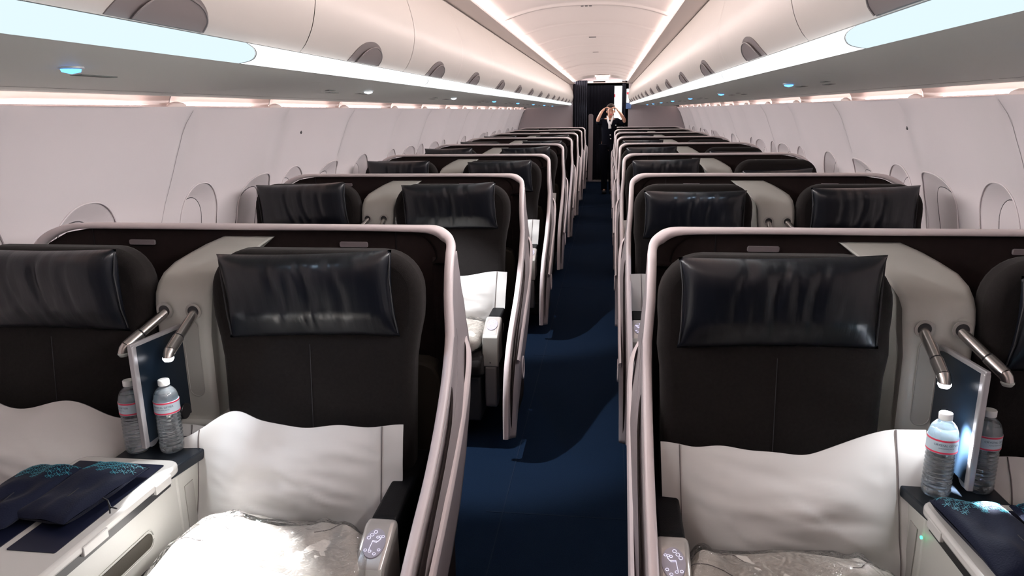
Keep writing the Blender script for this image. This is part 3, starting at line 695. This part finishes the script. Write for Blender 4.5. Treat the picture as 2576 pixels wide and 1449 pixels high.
# ------------------------------------------------------------------ centre console
def console(s):
    t = thing('centre_console', 'x', 'console', (0, 0, 0), 'consoles between the seats')
    # post: list of (z, xin, xout, yfront)
    L = [(.655, .985, 1.150, -.235), (.80, .985, 1.150, -.235), (.95, .985, 1.150, -.232), (1.04, .974, 1.150, -.230), (1.075, .973, 1.150, -.222), (1.10, .968, 1.150, -.205),
         (1.125, .957, 1.148, -.175), (1.147, .940, 1.141, -.125), (1.168, .915, 1.112, -.085), (1.19, .889, 1.075, -.055), (1.21, .864, 1.03, -.026)]
    rings = []
    for z, a, b, yf in L:
        rings.append([(a, yf + .012, z), (a + .008, yf + .003, z), (a + .02, yf, z), (b - .02, yf, z), (b - .008, yf + .003, z), (b, yf + .012, z), (b, -.004, z), (a, -.004, z)])
    MB(s).loft(rings).build('post', MT['console'], t, angle=40)
    # long oval grip recess on the post front
    o = MB(s).prism(rrect(1.015, 1.062, .765, 1.00, .0235, 8), -.2365, -.234).build('post_recess', MT['consoled'], t)
    MB(s).tube([(x, -.2368, z) for x, z in rrect(1.015, 1.062, .765, 1.00, .0235, 8)] + [(1.062, -.2368, .9765)], .0014, 5).build('recess_edge', MT['consoled'], t)
    MB(s).box(.965, 1.16, -.27, -.01, .655, .70).build('post_foot', MT['console'], t, bevel=.012)
    # lamps
    for i, (x, yt, xt, zt) in enumerate(((1.022, -.375, 1.018, .955), (1.112, -.350, 1.165, .955))):
        base = Vector((x, -.232, 1.022)); tip = Vector((xt, yt, zt))
        MB(s).lathe([(.024, 0), (.024, .004), (.017, .0045), (.016, -.01)], 20, c=(x, -.2345, 1.028), M=Matrix.Rotation(PI / 2, 3, 'X') @ Matrix.Scale(1, 3)).build('lamp_socket', MT['consoled'], t)
        MB(s).lathe([(0, .0), (.0165, .0), (.0165, .0052), (0, .0052)], 18, c=(x, -.2342, 1.028), M=Matrix.Rotation(PI / 2, 3, 'X')).build('socket_hole', MT['black'], t)
        d = (tip - base).normalized()
        l = bpy.data.objects.new('reading_lamp', None); C.objects.link(l); l.parent = t
        neck = tip - d * .055
        MB(s).tube([base, base + d * .02, neck], .0135, 14).build('lamp_arm', MT['metal'], l)
        MB(s).tube([neck - d * .001, neck + d * .004], .0145, 14).build('lamp_joint', MT['black'], l)
        h = [neck + d * .004, neck + d * .03, tip, tip + d * .008 + Vector((0, 0, -.006))]
        m = MB(s); m.tube(h[:3], .0158, 16); m.tube([tip - d * .001, tip + d * .008 + Vector((0, 0, -.003)), tip + d * .014 + Vector((0, 0, -.013))], .0156, 16, .0135)
        m.build('lamp_head', MT['metal'], l)
        lp = tip + d * .012 + Vector((0, 0, -.0145))
        lit = (i == 0)
        o = MB(s).lathe([(0, -.007), (.011, -.005), (.0150, .002), (.0145, .006), (0, .006)], 18, c=lp + Vector((0, 0, -.001))).build('lens', MT['lens' if lit else 'lensoff'], l)
        if lit: o['label'] = 'lit white lens'
    # divider screen
    m = MB(s).prism([(-.245, .715), (-.245, .975), (-.41, .995), (-.452, .99), (-.455, .715)], 1.062, 1.072, 'x'); m.build('divider_screen', MT['screen'], t)
    m = MB(s); m.prism([(-.452, .705), (-.470, .705), (-.470, .995), (-.452, .998)], 1.059, 1.074, 'x'); m.prism([(-.24, .978), (-.24, .99), (-.47, 1.002), (-.47, .990)], 1.061, 1.073, 'x')
    m.build('screen_frame', MT['frame'], t, bevel=.003)
    MB(s).lathe([(0, 0), (.028, 0), (.028, .012), (0, .012)], 20, c=(1.075, -.415, .716), M=Matrix.Rotation(PI / 2, 3, 'Y')).build('hinge_disc', MT['frame'], t, bevel=.002)
    MB(s).lathe([(0, 0), (.024, 0), (.024, .010), (0, .010)], 20, c=(1.055, -.28, .735), M=Matrix.Rotation(PI / 2, 3, 'Y')).build('hinge_disc', MT['black'], t, bevel=.002)
    # dark ledge behind the table, and console body
    MB(s).prism([(.955, -.235), (1.165, -.235), (1.165, -.52), (.965, -.52), (.945, -.40)], .645, .672, 'z').build('ledge', MT['ledge'], t, bevel=.004)
    MB(s).box(.965, 1.15, -.50, -.02, .12, .645).build('console_body', MT['console'], t, bevel=.008)
    MB(s).box(.962, .9645, -.47, -.43, .35, .60).build('outlet_strip', MT['consoled'], t, smooth=False)
    # table tray: rounded slab with four inlays
    x0, x1, ya, yb = .955, 1.25, -1.0, -.475
    m = MB(s).prism(rrect(x0, x1, ya, yb, .035), .655, .682, 'z'); m.build('table_tray', MT['tray'], t, bevel=.008, seg=3)
    for a, b in ((x0 + .03, x0 + .145), (x0 + .165, x1 - .02)):
        MB(s).prism(rrect(a, b, ya + .10, yb - .035, .004), .6815, .684, 'z').build('tray_inlay', MT['inlay'], t, smooth=False)
    for a, b in ((-.60, -.535), (-.86, -.78)): MB(s).box(x0 - .0035, x0 + .01, a, b, .648, .672).build('tray_clip', MT['tray'], t, bevel=.002)
    # cabinet below the tray
    c = MB(s).box(.968, 1.235, -.96, -.48, .12, .655); c.build('storage_box', MT['console'], t, bevel=.006)
    MB(s).box(.960, .972, -.94, -.53, .635, .655).build('shadow_gap', MT['black'], t, smooth=False)
    m = MB(s).prism([(y, z) for y, z in rrect(-.86, -.62, .520, .560, .018)], .9655, .968, 'x'); m.build('side_slot', MT['olive'], t, bevel=.001)
    MB(s).tube([(.9665, y, z) for y, z in rrect(-.865, -.615, .514, .566, .02)] , .0016, 5).build('slot_edge', MT['console'], t)
    MB(s).box(.9662, .968, -.93, -.50, .468, .472).build('drawer_gap', MT['black'], t, smooth=False)
    # front end piece
    m = MB(s).prism([(-1.11, .56), (-1.115, .63), (-1.10, .662), (-1.06, .680), (-.985, .682), (-.985, .56)], .965, 1.24, 'x'); m.build('end_cap', MT['tray'], t, bevel=.012, seg=3)
    MB(s).box(1.02, 1.19, -1.02, -1.003, .6815, .6835).build('end_slot', MT['black'], t, smooth=False)
    MB(s).lathe([(0, 0), (.006, 0), (.005, .003), (0, .003)], 12, c=(.9645, -1.035, .645), M=Matrix.Rotation(-PI / 2, 3, 'Y')).build('end_screw', MT['metal'], t)
    MB(s).box(.98, 1.23, -1.10, -.985, .12, .56).build('end_body', MT['console'], t, bevel=.01)
    if s > 0:
        MB(s).lathe([(0, -.002), (.004, -.001), (.004, .002), (0, .003)], 10, c=(.9585, -.505, .60), M=Matrix.Rotation(-PI / 2, 3, 'Y')).build('status_light', MT['led'], t)
    return t

OFFX = {-1: 0, 1: -.052}   # seats on the right sit a little nearer the aisle
SHIFT = {  # small differences of headrest height and tilt per seat: (dz, tilt)
    (-1, 0, 'aisle'): (.0, -.02), (-1, 0, 'window'): (.0, .01), (-1, 1, 'aisle'): (.005, 0), (-1, 1, 'window'): (.005, -.03),
    (1, 0, 'aisle'): (.005, -.04), (1, 1, 'aisle'): (-.035, .02), (1, 1, 'window'): (.030, -.04), (1, 2, 'window'): (-.03, -.05), (1, 2, 'aisle'): (0, 0), (1, 0, 'window'): (-.04, 0)}
for s in (-1, 1):
    pro = {'shell': shell_unit(s), 'aisle': seat(s, .648, 'aisle'), 'window': seat(s, 1.450, 'window'), 'con': console(s)}
    for k in range(8):
        for key in ('shell', 'aisle', 'window', 'con'):
            o = pro[key] if k == 0 else copy_tree(pro[key])
            o.location = (OFFX[s] if key != 'shell' else 0, rowY(k), 0)
            sd = SIDE[s]
            if key == 'shell': o['label'] = 'dark seat shell with pale pink-grey rim, %s row %s of the aisle' % (ORD[k], sd)
            elif key == 'con':
                o['label'] = 'beige console post with two reading lamps, %s row %s of the aisle' % (ORD[k], sd)
            else:
                o['label'] = 'dark seat on the %s side, %s row %s of the aisle' % (key, ORD[k], sd)
                for ch in children(o):
                    if ch.name.startswith('headrest'):
                        dz, tl = SHIFT.get((s, k, key), (random.Random(k * 7 + s * 3 + len(key)).uniform(-.012, .012), random.Random(k + 50 * s).uniform(-.03, .03)))
                        ch.location.z += dz; ch.rotation_euler.y += tl

# ------------------------------------------------------------------ reading lamp beams (the lit console lamps)
def spot(name, loc, aim, power, size, blend=.4, col=(.93, .96, 1.0), r=.008):
    l = bpy.data.lights.new(name, 'SPOT'); l.energy = power; l.spot_size = math.radians(size); l.spot_blend = blend; l.color = col; l.shadow_soft_size = r
    o = bpy.data.objects.new(name, l); C.objects.link(o); o.location = loc
    o.rotation_euler = (Vector(aim) - Vector(loc)).to_track_quat('-Z', 'Y').to_euler(); return o
LEN = (1.020, -.385, .922)
def lensat(s, k): return Vector((s * LEN[0] + OFFX[s], rowY(k) + LEN[1], LEN[2]))
# front left lamp: throws its beam over the table edge on to the blanket
spot('lamp_beam', lensat(-1, 0) + Vector((.012, -.022, -.016)), (-.76, 1.36, .56), 240, 46, .4)
# front right lamp: straight down on the bottle and pouch
spot('lamp_beam', lensat(1, 0) + Vector((.0, -.012, -.017)), (.995, 1.60, .66), 260, 56, .6)
spot('lamp_beam', lensat(1, 0) + Vector((-.012, -.016, -.010)), (.80, 1.50, .60), 5, 140, 1)
spot('lamp_beam', lensat(-1, 0) + Vector((.014, -.018, -.010)), (-.80, 1.50, .60), 4, 140, 1)
for s, k, e in ((-1, 1, 150), (-1, 2, 110)):    # the two white overhead reading lights
    spot('reading_beam', (s * .9, rowY(k) - .74, upz(.9) - .02), (s * .60, rowY(k) - .62, .45), e, 58, .5, r=.015)
for s, k, e in ((-1, 0, 8), (1, 1, 9), (1, 3, 8), (-1, 4, 8)):   # faint pools on the aisle carpet
    spot('reading_beam', (s * .9, rowY(k) - .74, upz(.9) - .02), (s * .15, rowY(k) - .30, .0), e, 50, .15, col=(.55, .75, 1.0), r=.015)
for s, k, e in ((1, 1, 4), (-1, 3, 10), (-1, 4, 8)):
    spot('lamp_beam', lensat(s, k) + Vector((-s * .01, -.012, -.012)), (s * .66, rowY(k) - .45, .60), e, 60, .5)

# ------------------------------------------------------------------ pillows
def linen(w, h, T, fl, fr, seed, topwave, fold=None, nu=64, nv=40):
    """flanged pillow: body between x=-w/2 and w/2, flat flange FL / FR beyond"""
    tot0, tot1 = -w / 2 - fl, w / 2 + fr
    def side(sgn):
        def fn(a, b):
            x = lerp(tot0, tot1, a); v = b * 2 - 1; u = x / (w / 2)
            ub = max(-1, min(1, u))
            th = (max(0, 1 - abs(ub) ** 2.2) * max(0, 1 - abs(v) ** 2.2)) ** .95 if abs(u) < 1 else 0
            z = h / 2 * v * (1 - .05 * (1 - ub * ub))
            if v > 0: z += topwave(u) * v * v
            n = noise.noise(Vector((x * 5 + seed, v * 2.2, seed * 3.1))); n2 = noise.noise(Vector((x * 13 + v * 4 + seed, v * 5, seed)))
            y = sgn * (T * th * (1 + .25 * n) + .0016) + (.005 * n2 * (1 if sgn < 0 else .4)) * (th + .15)
            # soft creases
            y += -.0035 * th * math.exp(-((math.sin(2.2 * x * 6 + 3 * v + seed)) / .16) ** 2) * sgn * -1 * (.5 + .5 * n)
            if fold: y += fold(u, v)
            y += .01 * n * (abs(u) > .9)
            return (x, y, z)
        return fn
    m = MB(); m.grid(side(-1), nu, nv); m.grid(side(1), nu, nv); return m, side(-1), (tot0, tot1)
def pillow(label, loc, rot, w, h, T, fl, fr, seed, topwave=lambda u: 0, fold=None, lod=1.0):
    m, fn, (a0, a1) = linen(w, h, T, fl, fr, seed, topwave, fold, int(64 * lod), int(40 * lod))
    o = m.build('pillow', MT['linen'], weld=True, angle=180)
    o.location = loc; o.rotation_euler = rot; tag(o, label, 'pillow', 'white pillows on the seats')
    for e, ok in ((-w / 2 - .002, fl > 0), (w / 2 + .002, fr > 0)):
        if ok:
            a = (e - a0) / (a1 - a0)
            p = [Vector(fn(a, b / 24)) + Vector((0, -.0018, 0)) for b in range(25)]
            MB().tube(p, .0016, 4).build('stitching', MT['stitch'], o)
    return o
R0 = rowY(0)
# front left aisle pillow: peak near the console, flange on both short sides
pillow('peaked white pillow with grey stitched edges, front aisle seat left of the aisle',
       (-.703, R0 - .385, .582), (-.24, .01, .06), .52, .33, .060, .05, .06, 2.3,
       lambda u: .040 * math.exp(-((u + .55) / .30) ** 2) - .05 * sstep(.6, 1.3, -u) - .004 * math.sin(u * 9),
       lambda u, v: -.03 * math.exp(-((u + .5 - .2 * v) / .22) ** 2) * (v + 1) / 2)
pillow('second white pillow corner tucked behind the front left aisle pillow, beside the console',
       (-.800, R0 - .330, .560), (-.20, .05, 0), .46, .27, .03, .05, .0, 9.1, lod=.5)
pillow('broad white pillow with dark stitched line on the front aisle seat right of the aisle',
       (.632, R0 - .395, .568), (-.24, -.065, -.06), .52, .35, .060, .05, .07, 5.2,
       lambda u: .050 * sstep(.15, 1.0, u) - .008 * math.exp(-((u - .15) / .2) ** 2) + .010 * math.exp(-((u + .6) / .2) ** 2) + .012 * sstep(-.8, -1.2, u))
pillow('white pillow on the front window seat at the left edge of the picture',
       (-1.46, R0 - .40, .605), (-.24, .07, .0), .54, .36, .075, .05, .05, 7.7, lambda u: .02 * math.sin(u * 5))
pillow('white pillow mostly out of view on the front window seat right of the aisle',
       (1.41, R0 - .40, .60), (-.24, -.08, 0), .50, .34, .060, .045, .045, 3.9)
pl = {(-1, 1): 'brightly lit white pillow on the second row aisle seat left of the aisle', (-1, 2): 'lamp-lit white pillow on the third row aisle seat left of the aisle',
      (1, 1): 'white pillow edge peeking out on the second row aisle seat right of the aisle', (-1, 3): 'small white pillow on the fourth row aisle seat left of the aisle',
      (-1, 4): 'small white pillow on the fifth row aisle seat left of the aisle', (1, 2): 'pillow edge on the third row aisle seat right of the aisle'}
for (s, k), lab in pl.items():
    pillow(lab, (s * .655 + OFFX[s], rowY(k) - .39, .612), (-.24, s * -.05, 0), .50, .30, .065, .055, .055, 1.1 * k + 4 * s,
           (lambda u: .03 * sstep(.2, 1, u)) if s < 0 else (lambda u: .03 * sstep(.2, 1, -u)), lod=.7)

# ------------------------------------------------------------------ wrapped blankets
def blanket(label, loc, rz, w, d, h, seed, lod=1.0):
    n = int(46 * lod)
    def sh(grow, wr):
        def fn(a, b):
            # superellipsoid patch
            th = (a - .5) * 2 * PI; ph = (b - .5) * PI
            e = lambda q, p: math.copysign(abs(q) ** p, q)
            x = (w / 2 + grow) * e(math.cos(ph), .35) * e(math.cos(th), .38); y = (d / 2 + grow) * e(math.cos(ph), .35) * e(math.sin(th), .38)
            z = (h / 2 + grow * .6) * e(math.sin(ph), .7)
            p = Vector((x * 7 + seed, y * 7, z * 5)); nn = noise.noise(p); n2 = noise.noise(p * 3.1)
            z += nn * wr * 1.4 * (z > -.01) + n2 * wr * .5; x += nn * wr; y += n2 * wr
            return (x, y, z)
        return fn
    m = MB(); m.grid(sh(0, .012), n * 2, n); o = m.build('blanket', MT['blanket'], weld=True, angle=180)
    o.location = loc; o.rotation_euler = (.03, 0, rz); tag(o, label, 'blanket', 'wrapped blankets on the seats')
    rnd = random.Random(seed)
    q = MB(); q.grid(sh(.010, .022), int(n * 1.6), int(n * .8)); q.build('plastic_wrap', MT['wrap'], o, weld=True, angle=20)
    # stitched quilting lines
    m = MB(); f_ = sh(0.0015, .012)
    for j in range(3):
        m.tube([f_(.5 + .0 + (.18 + .14 * j) * 1 + .0, .62 + .3 * i / 10) for i in range(11)], .0011, 4)
    m.build('quilt_seam', MT['stitch'], o)
    return o
blanket('quilted blanket in clear wrap under the lamp beam, front left aisle seat', (-.645, 1.372, .512), .06, .50, .40, .115, 3)
blanket('beige quilted blanket in shiny clear wrap, front right aisle seat', (.605, 1.385, .505), -.05, .50, .40, .11, 8)
blanket('brightly lit wrapped blanket on the second row seat left of the aisle', (-.65, rowY(1) - .60, .50), 0, .44, .34, .095, 5, .6)
blanket('lamp-lit wrapped blanket on the third row aisle seat left of the aisle', (-.65, rowY(2) - .60, .50), 0, .44, .34, .095, 6, .5)

# ------------------------------------------------------------------ water bottles
def bottle(label, loc, rz, group):
    t = thing('water_bottle', label, 'bottle', loc, group); t.rotation_euler = (0, 0, rz)
    prof = [(0, .004), (.018, .002), (.026, .0), (.0305, .005), (.0318, .012)]
    z = .018
    for i in range(9): prof += [(.0322, z), (.0306, z + .004), (.0306, z + .006), (.0322, z + .009)]; z += .0105
    prof += [(.0322, .114), (.0325, .116), (.0325, .152), (.0322, .155), (.031, .164), (.027, .175), (.020, .184), (.0135, .189), (.0125, .193), (.0125, .196)]
    MB().lathe(prof, 36).build('bottle_body', MT['pet'], t, angle=60)
    wp = [(0, .006), (.025, .004), (.0300, .012)] + [(r - .0012, z_) for r, z_ in prof[5:-8]] + [(.0312, .150), (.0300, .163), (.0255, .1745), (0, .1748)]
    MB().lathe(wp, 32).build('water', MT['water'], t, angle=60)
    MB().lathe([(.0330, .116), (.0332, .1165), (.0332, .1515), (.0330, .152)], 36).build('paper_label', MT['label'], t)
    lb = [c for c in children(t) if c.name.startswith('paper_label')][0]
    m = MB()
    for z0 in (.1172, .1470): m.lathe([(.0334, z0), (.03355, z0 + .0005), (.03355, z0 + .0038), (.0334, z0 + .0042)], 36)
    m.build('red_band', MT['red'], lb)
    for txt, sz, zz in (('CRYSTAL GEYSER', .0072, .1365), ('ALPINE SPRING WATER', .0033, .1300)):
        cu = bpy.data.curves.new('txt', 'FONT'); cu.body = txt; cu.size = sz; cu.align_x = 'CENTER'; cu.extrude = .0001
        to = bpy.data.objects.new('txt', cu); C.objects.link(to)
        dg = bpy.context.evaluated_depsgraph_get(); me = bpy.data.meshes.new_from_object(to.evaluated_get(dg)); bpy.data.objects.remove(to)
        for v in me.vertices:
            a = v.co.x / .0336; y0 = v.co.y; v.co = Vector((.0337 * math.sin(a), -.0337 * math.cos(a), zz + y0))
        me.materials.clear(); me.materials.append(MT['ink'])
        o = bpy.data.objects.new('lettering', me); C.objects.link(o); o.parent = lb
    m = MB(); m.lathe([(.0, .2085), (.0138, .2085), (.0148, .207), (.0150, .194), (.0146, .193), (.0, .193)], 30)
    m.build('screw_cap', MT['cap'], t)
    return t
g = 'water bottles on the console ledges'
zl = .673
bottle('clear water bottle on the ledge at the far side of the left screen divider', (-1.125, R0 - .415, zl), -.5, g)
bottle('clear water bottle on the near side of the left screen divider, lit cap', (-1.030, R0 - .402, zl), .25, g)
bottle('glaring water bottle directly under the lit lamp, right of the aisle', (.960, R0 - .425, zl), -.1, g)
bottle('darker water bottle on the far side of the right screen divider', (1.070, R0 - .395, zl), .3, g)

# ------------------------------------------------------------------ amenity pouches
def pouch(label, loc, rz, w, d, h, seed, tilt=0.0):
    def fn(sgn):
        def f_(a, b):
            u = a * 2 - 1; v = b * 2 - 1
            th = (max(0, 1 - abs(u) ** 4) * max(0, 1 - abs(v) ** 5)) ** .5
            n = noise.noise(Vector((u * 1.6 + seed, v * 1.6, seed)))
            return (w / 2 * u * (1 - .03 * (1 - v * v)), d / 2 * v * (1 - .03 * (1 - u * u)), sgn * h / 2 * th * (1 + .35 * n) + (.006 * n if sgn > 0 else 0))
        return f_
    m = MB(); m.grid(fn(1), 40, 40); m.grid(fn(-1), 40, 40); o = m.build('amenity_pouch', MT['pouch'], weld=True, angle=180)
    o.location = loc; o.rotation_euler = (tilt, 0, rz); tag(o, label, 'pouch', 'amenity pouches on the tables')
    top = fn(1); m = MB()
    def seg(p, q, wd=.0011):
        a = Vector(top((p[0] + 1) / 2, (p[1] + 1) / 2)) + Vector((0, 0, .0009)); b = Vector(top((q[0] + 1) / 2, (q[1] + 1) / 2)) + Vector((0, 0, .0009))
        dd = (b - a); n_ = Vector((-dd.y, dd.x, 0)).normalized() * wd
        m.add([a - n_, b - n_, b + n_, a + n_], [(0, 1, 2, 3)])
    # star lattice band across the far third of the pouch
    def uv(x, y): return (x / (w / 2), y / (d / 2))
    a_ = .0205; arm = .0094
    for j in range(5):
        for i in range(-5, 6):
            cx = i * a_ + (a_ / 2 if j % 2 else 0); cy = d * .455 - j * a_ * .80
            if j == 4 and i % 2: continue
            if abs(cx) > w * .46: continue
            for k in range(6):
                an = PI / 3 * k + PI / 6; tx, ty = cx + arm * math.cos(an), cy + arm * math.sin(an)
                if abs(tx) < w * .48 and ty < d * .485: seg(uv(cx, cy), uv(tx, ty), .0009)
                if k % 3 == 0 and abs(tx) < w * .46 and ty < d * .47:
                    for da in (.9, -.9): seg(uv(tx, ty), uv(tx - .0052 * math.cos(an + da), ty - .0052 * math.sin(an + da)), .0006)
    m.build('star_pattern', MT['pattern'], o, smooth=False)
    m = MB().tube([(w * .1, -d * .48, .002), (w * .12, -d * .3, h * .48), (w * .11, -d * .1, h * .55)], .0012, 5)
    m.build('zip', MT['cord'], o)
    return o
zt = .6845
p1 = pouch('navy pouch with turquoise star band on the near half of the left table', (-1.075, 1.41, zt + .022), -.10, .15, .27, .042, 2)
MB().tube([(.07, -.02, .0), (.095, -.03, .002), (.112, -.045, -.012), (.118, -.052, -.016)], .0018, 6).build('pull_cord', MT['cord'], p1)
MB().tube([(.095, -.03, .002), (.11, -.04, -.008), (.128, -.040, -.010)], .0018, 6).build('pull_cord', MT['cord'], p1)
pouch('navy pouch with turquoise star band on the window half of the left table', (-1.215, 1.37, zt + .022), .03, .15, .27, .045, 5)
pouch('brightly lit navy pouch with turquoise star band below the glaring bottle', (.985, 1.44, zt + .022), .06, .15, .28, .044, 9)
pouch('navy pouch in shade on the window half of the right table', (1.135, 1.44, zt + .022), -.05, .14, .27, .042, 12)

# ------------------------------------------------------------------ cabin attendant
def skin(name, nodes, edges, m, parent=None, root=0, sub=2):
    me = bpy.data.meshes.new(name); me.from_pydata([n[0] for n in nodes], edges, []); me.materials.append(m)
    o = bpy.data.objects.new(name, me); C.objects.link(o)
    if parent: o.parent = parent
    d = o.modifiers.new('sk', 'SKIN'); d.use_smooth_shade = True
    for v, n in zip(me.skin_vertices[0].data, nodes):
        r = n[1]; v.radius = r if isinstance(r, tuple) else (r, r)
    me.skin_vertices[0].data[root].use_root = True
    if sub: q = o.modifiers.new('sb', 'SUBSURF'); q.levels = sub; q.render_levels = sub
    return o
N = [((0, 0, .93), (.150, .105)), ((0, 0, 1.08), (.118, .085)), ((0, .005, 1.24), (.145, .095)), ((.01, 0, 1.37), (.12, .075)), ((.02, -.005, 1.43), (.048, .048)), ((.03, -.025, 1.50), (.052, .056)), ((.035, -.03, 1.57), (.070, .082)), ((.035, -.02, 1.63), (.055, .065))]
E = [(i, i + 1) for i in range(7)]
def chain(frm, pts):
    for p in pts: N.append(p); E.append((frm, len(N) - 1)); frm = len(N) - 1
    return frm
# raised arms: shoulder, elbow out, hand on top of the head
def hand(w_i, s):
    base = Vector(N[w_i][0]); d = Vector((s * -.6, -.1, .6)).normalized(); side = Vector((0, 1, 0)).cross(d).normalized()
    p = chain(w_i, [(tuple(base + d * .05), (.034, .016))])
    pb = Vector(N[p][0])
    for k, (off, ln) in enumerate(((-.027, .058), (-.009, .068), (.009, .064), (.026, .050))):
        a = pb + Vector((0, off, 0)) * 1.0 + d * .035
        chain(p, [(tuple(a), .009), (tuple(a + (d + Vector((s * -.4, 0, -.3))) * ln * .5), .0085), (tuple(a + (d + Vector((s * -.8, 0, -.9))) * ln), .0075)])
    chain(p, [(tuple(base + d * .02 + Vector((0, -.035, .0))), .010), (tuple(base + d * .05 + Vector((0, -.055, .0))), .009)])
wl = chain(3, [((-.13, .0, 1.375), .055), ((-.20, -.02, 1.34), .046), ((-.215, -.07, 1.40), .038), ((-.135, -.10, 1.56), .028)]); hand(wl, -1)
wr = chain(3, [((.16, .0, 1.375), .055), ((.27, -.01, 1.32), .048), ((.30, -.06, 1.38), .040), ((.185, -.09, 1.56), .028)]); hand(wr, 1)
for s in (-1, 1):
    chain(0, [((s * .085, 0, .84), .085), ((s * .075, -.01, .50), .058), ((s * .07, .015, .28), .046), ((s * .065, .02, .09), .032), ((s * .07, -.10, .035), (.036, .026))])
per = skin('person', N, E, MT['skin'], sub=1)
tag(per, 'person in dark uniform and white neck scarf in the aisle, hands raised to hair', 'person')
per.location = (.185, 14.15, 0.0); per.rotation_euler = (0, 0, .0)
J = [((0, 0, .80), (.160, .118)), ((0, 0, 1.08), (.132, .098)), ((0, .005, 1.24), (.160, .110)), ((.01, .0, 1.37), (.125, .085)), ((-.13, .0, 1.375), .066), ((-.20, -.02, 1.34), .058), ((-.213, -.065, 1.395), .050), ((.16, .0, 1.375), .066), ((.27, -.01, 1.32), .060), ((.298, -.055, 1.375), .054)]
skin('jacket', J, [(0, 1), (1, 2), (2, 3), (3, 4), (4, 5), (5, 6), (3, 7), (7, 8), (8, 9)], MT['uniform'], per, sub=2)
for s in (-1, 1):
    MB().lathe([(.0, .06), (.052, .06), (.058, .2), (.066, .45), (.085, .60), (.105, .80), (.115, .94), (0, .96)], 18, c=(s * .072, .005, 0)).build('trouser_leg', MT['uniform'], per)
    m = MB().prism(rrect(-.040, .040, -.15, .07, .035), 0, .07, 'z'); o = m.build('shoe', MT['black'], per, bevel=.02); o.location = (s * .07, .0, 0)
sc_ = MB().tube([(-.035, -.075, 1.475), (-.02, -.105, 1.40), (.012, -.125, 1.32), (.02, -.13, 1.24)], .014, 8, .028); sc_.tube([(.085, -.075, 1.475), (.055, -.105, 1.40), (.03, -.125, 1.32)], .014, 8, .022)
sc_.build('neck_scarf', MT['scarf'], per)
for (x, z) in ((.13, 1.30), (.03, 1.12), (.04, 1.05)): MB().lathe([(0, -.004), (.012, 0), (0, .006)], 10, c=(x, -.128, z), M=Matrix.Rotation(PI / 2, 3, 'X')).build('badge' if x > .1 else 'button', MT['scarf'], per)
# hair, swept back into a bun
hm = MB()
def hf(a, b):
    th = 2 * PI * a; ph = PI * b
    r = Vector((.088 * math.sin(ph) * math.cos(th), .105 * math.sin(ph) * math.sin(th), .10 * math.cos(ph)))
    if r.y < -.02 and r.z < .055: r.y = -.02 + (r.y + .02) * .2
    return (r.x + .035, r.y - .005, r.z + 1.605)
hm.grid(hf, 24, 16); hm.lathe([(0, -.045), (.04, -.02), (.045, .015), (0, .045)], 14, c=(.035, .09, 1.66)); hm.build('hair', MT['hair'], per)
for s in (-1, 1):
    fm = MB(); fm.lathe([(0, -.007), (.011, 0), (0, .007)], 10, c=(.035 + s * .029, -.112, 1.560), M=Matrix.Scale(.6, 3)); fm.tube([(.035 + s * .016, -.112, 1.58), (.035 + s * .044, -.106, 1.578)], .003, 5); fm.build('eye', MT['hair'], per)
MB().loft([[(.035 - .011, -.108, 1.515), (.035 + .011, -.108, 1.515), (.035, -.136, 1.522)], [(.035 - .005, -.108, 1.562), (.035 + .005, -.108, 1.562), (.035, -.114, 1.562)]]).build('nose', MT['skin'], per)
MB().tube([(.015, -.104, 1.496), (.035, -.112, 1.494), (.055, -.104, 1.496)], .005, 6).build('mouth', MT['red'], per)
for s in (-1, 1): MB().lathe([(0, -.026), (.012, -.012), (.014, .008), (0, .026)], 10, c=(.035 + s * .075, -.02, 1.55)).build('ear', MT['skin'], per)
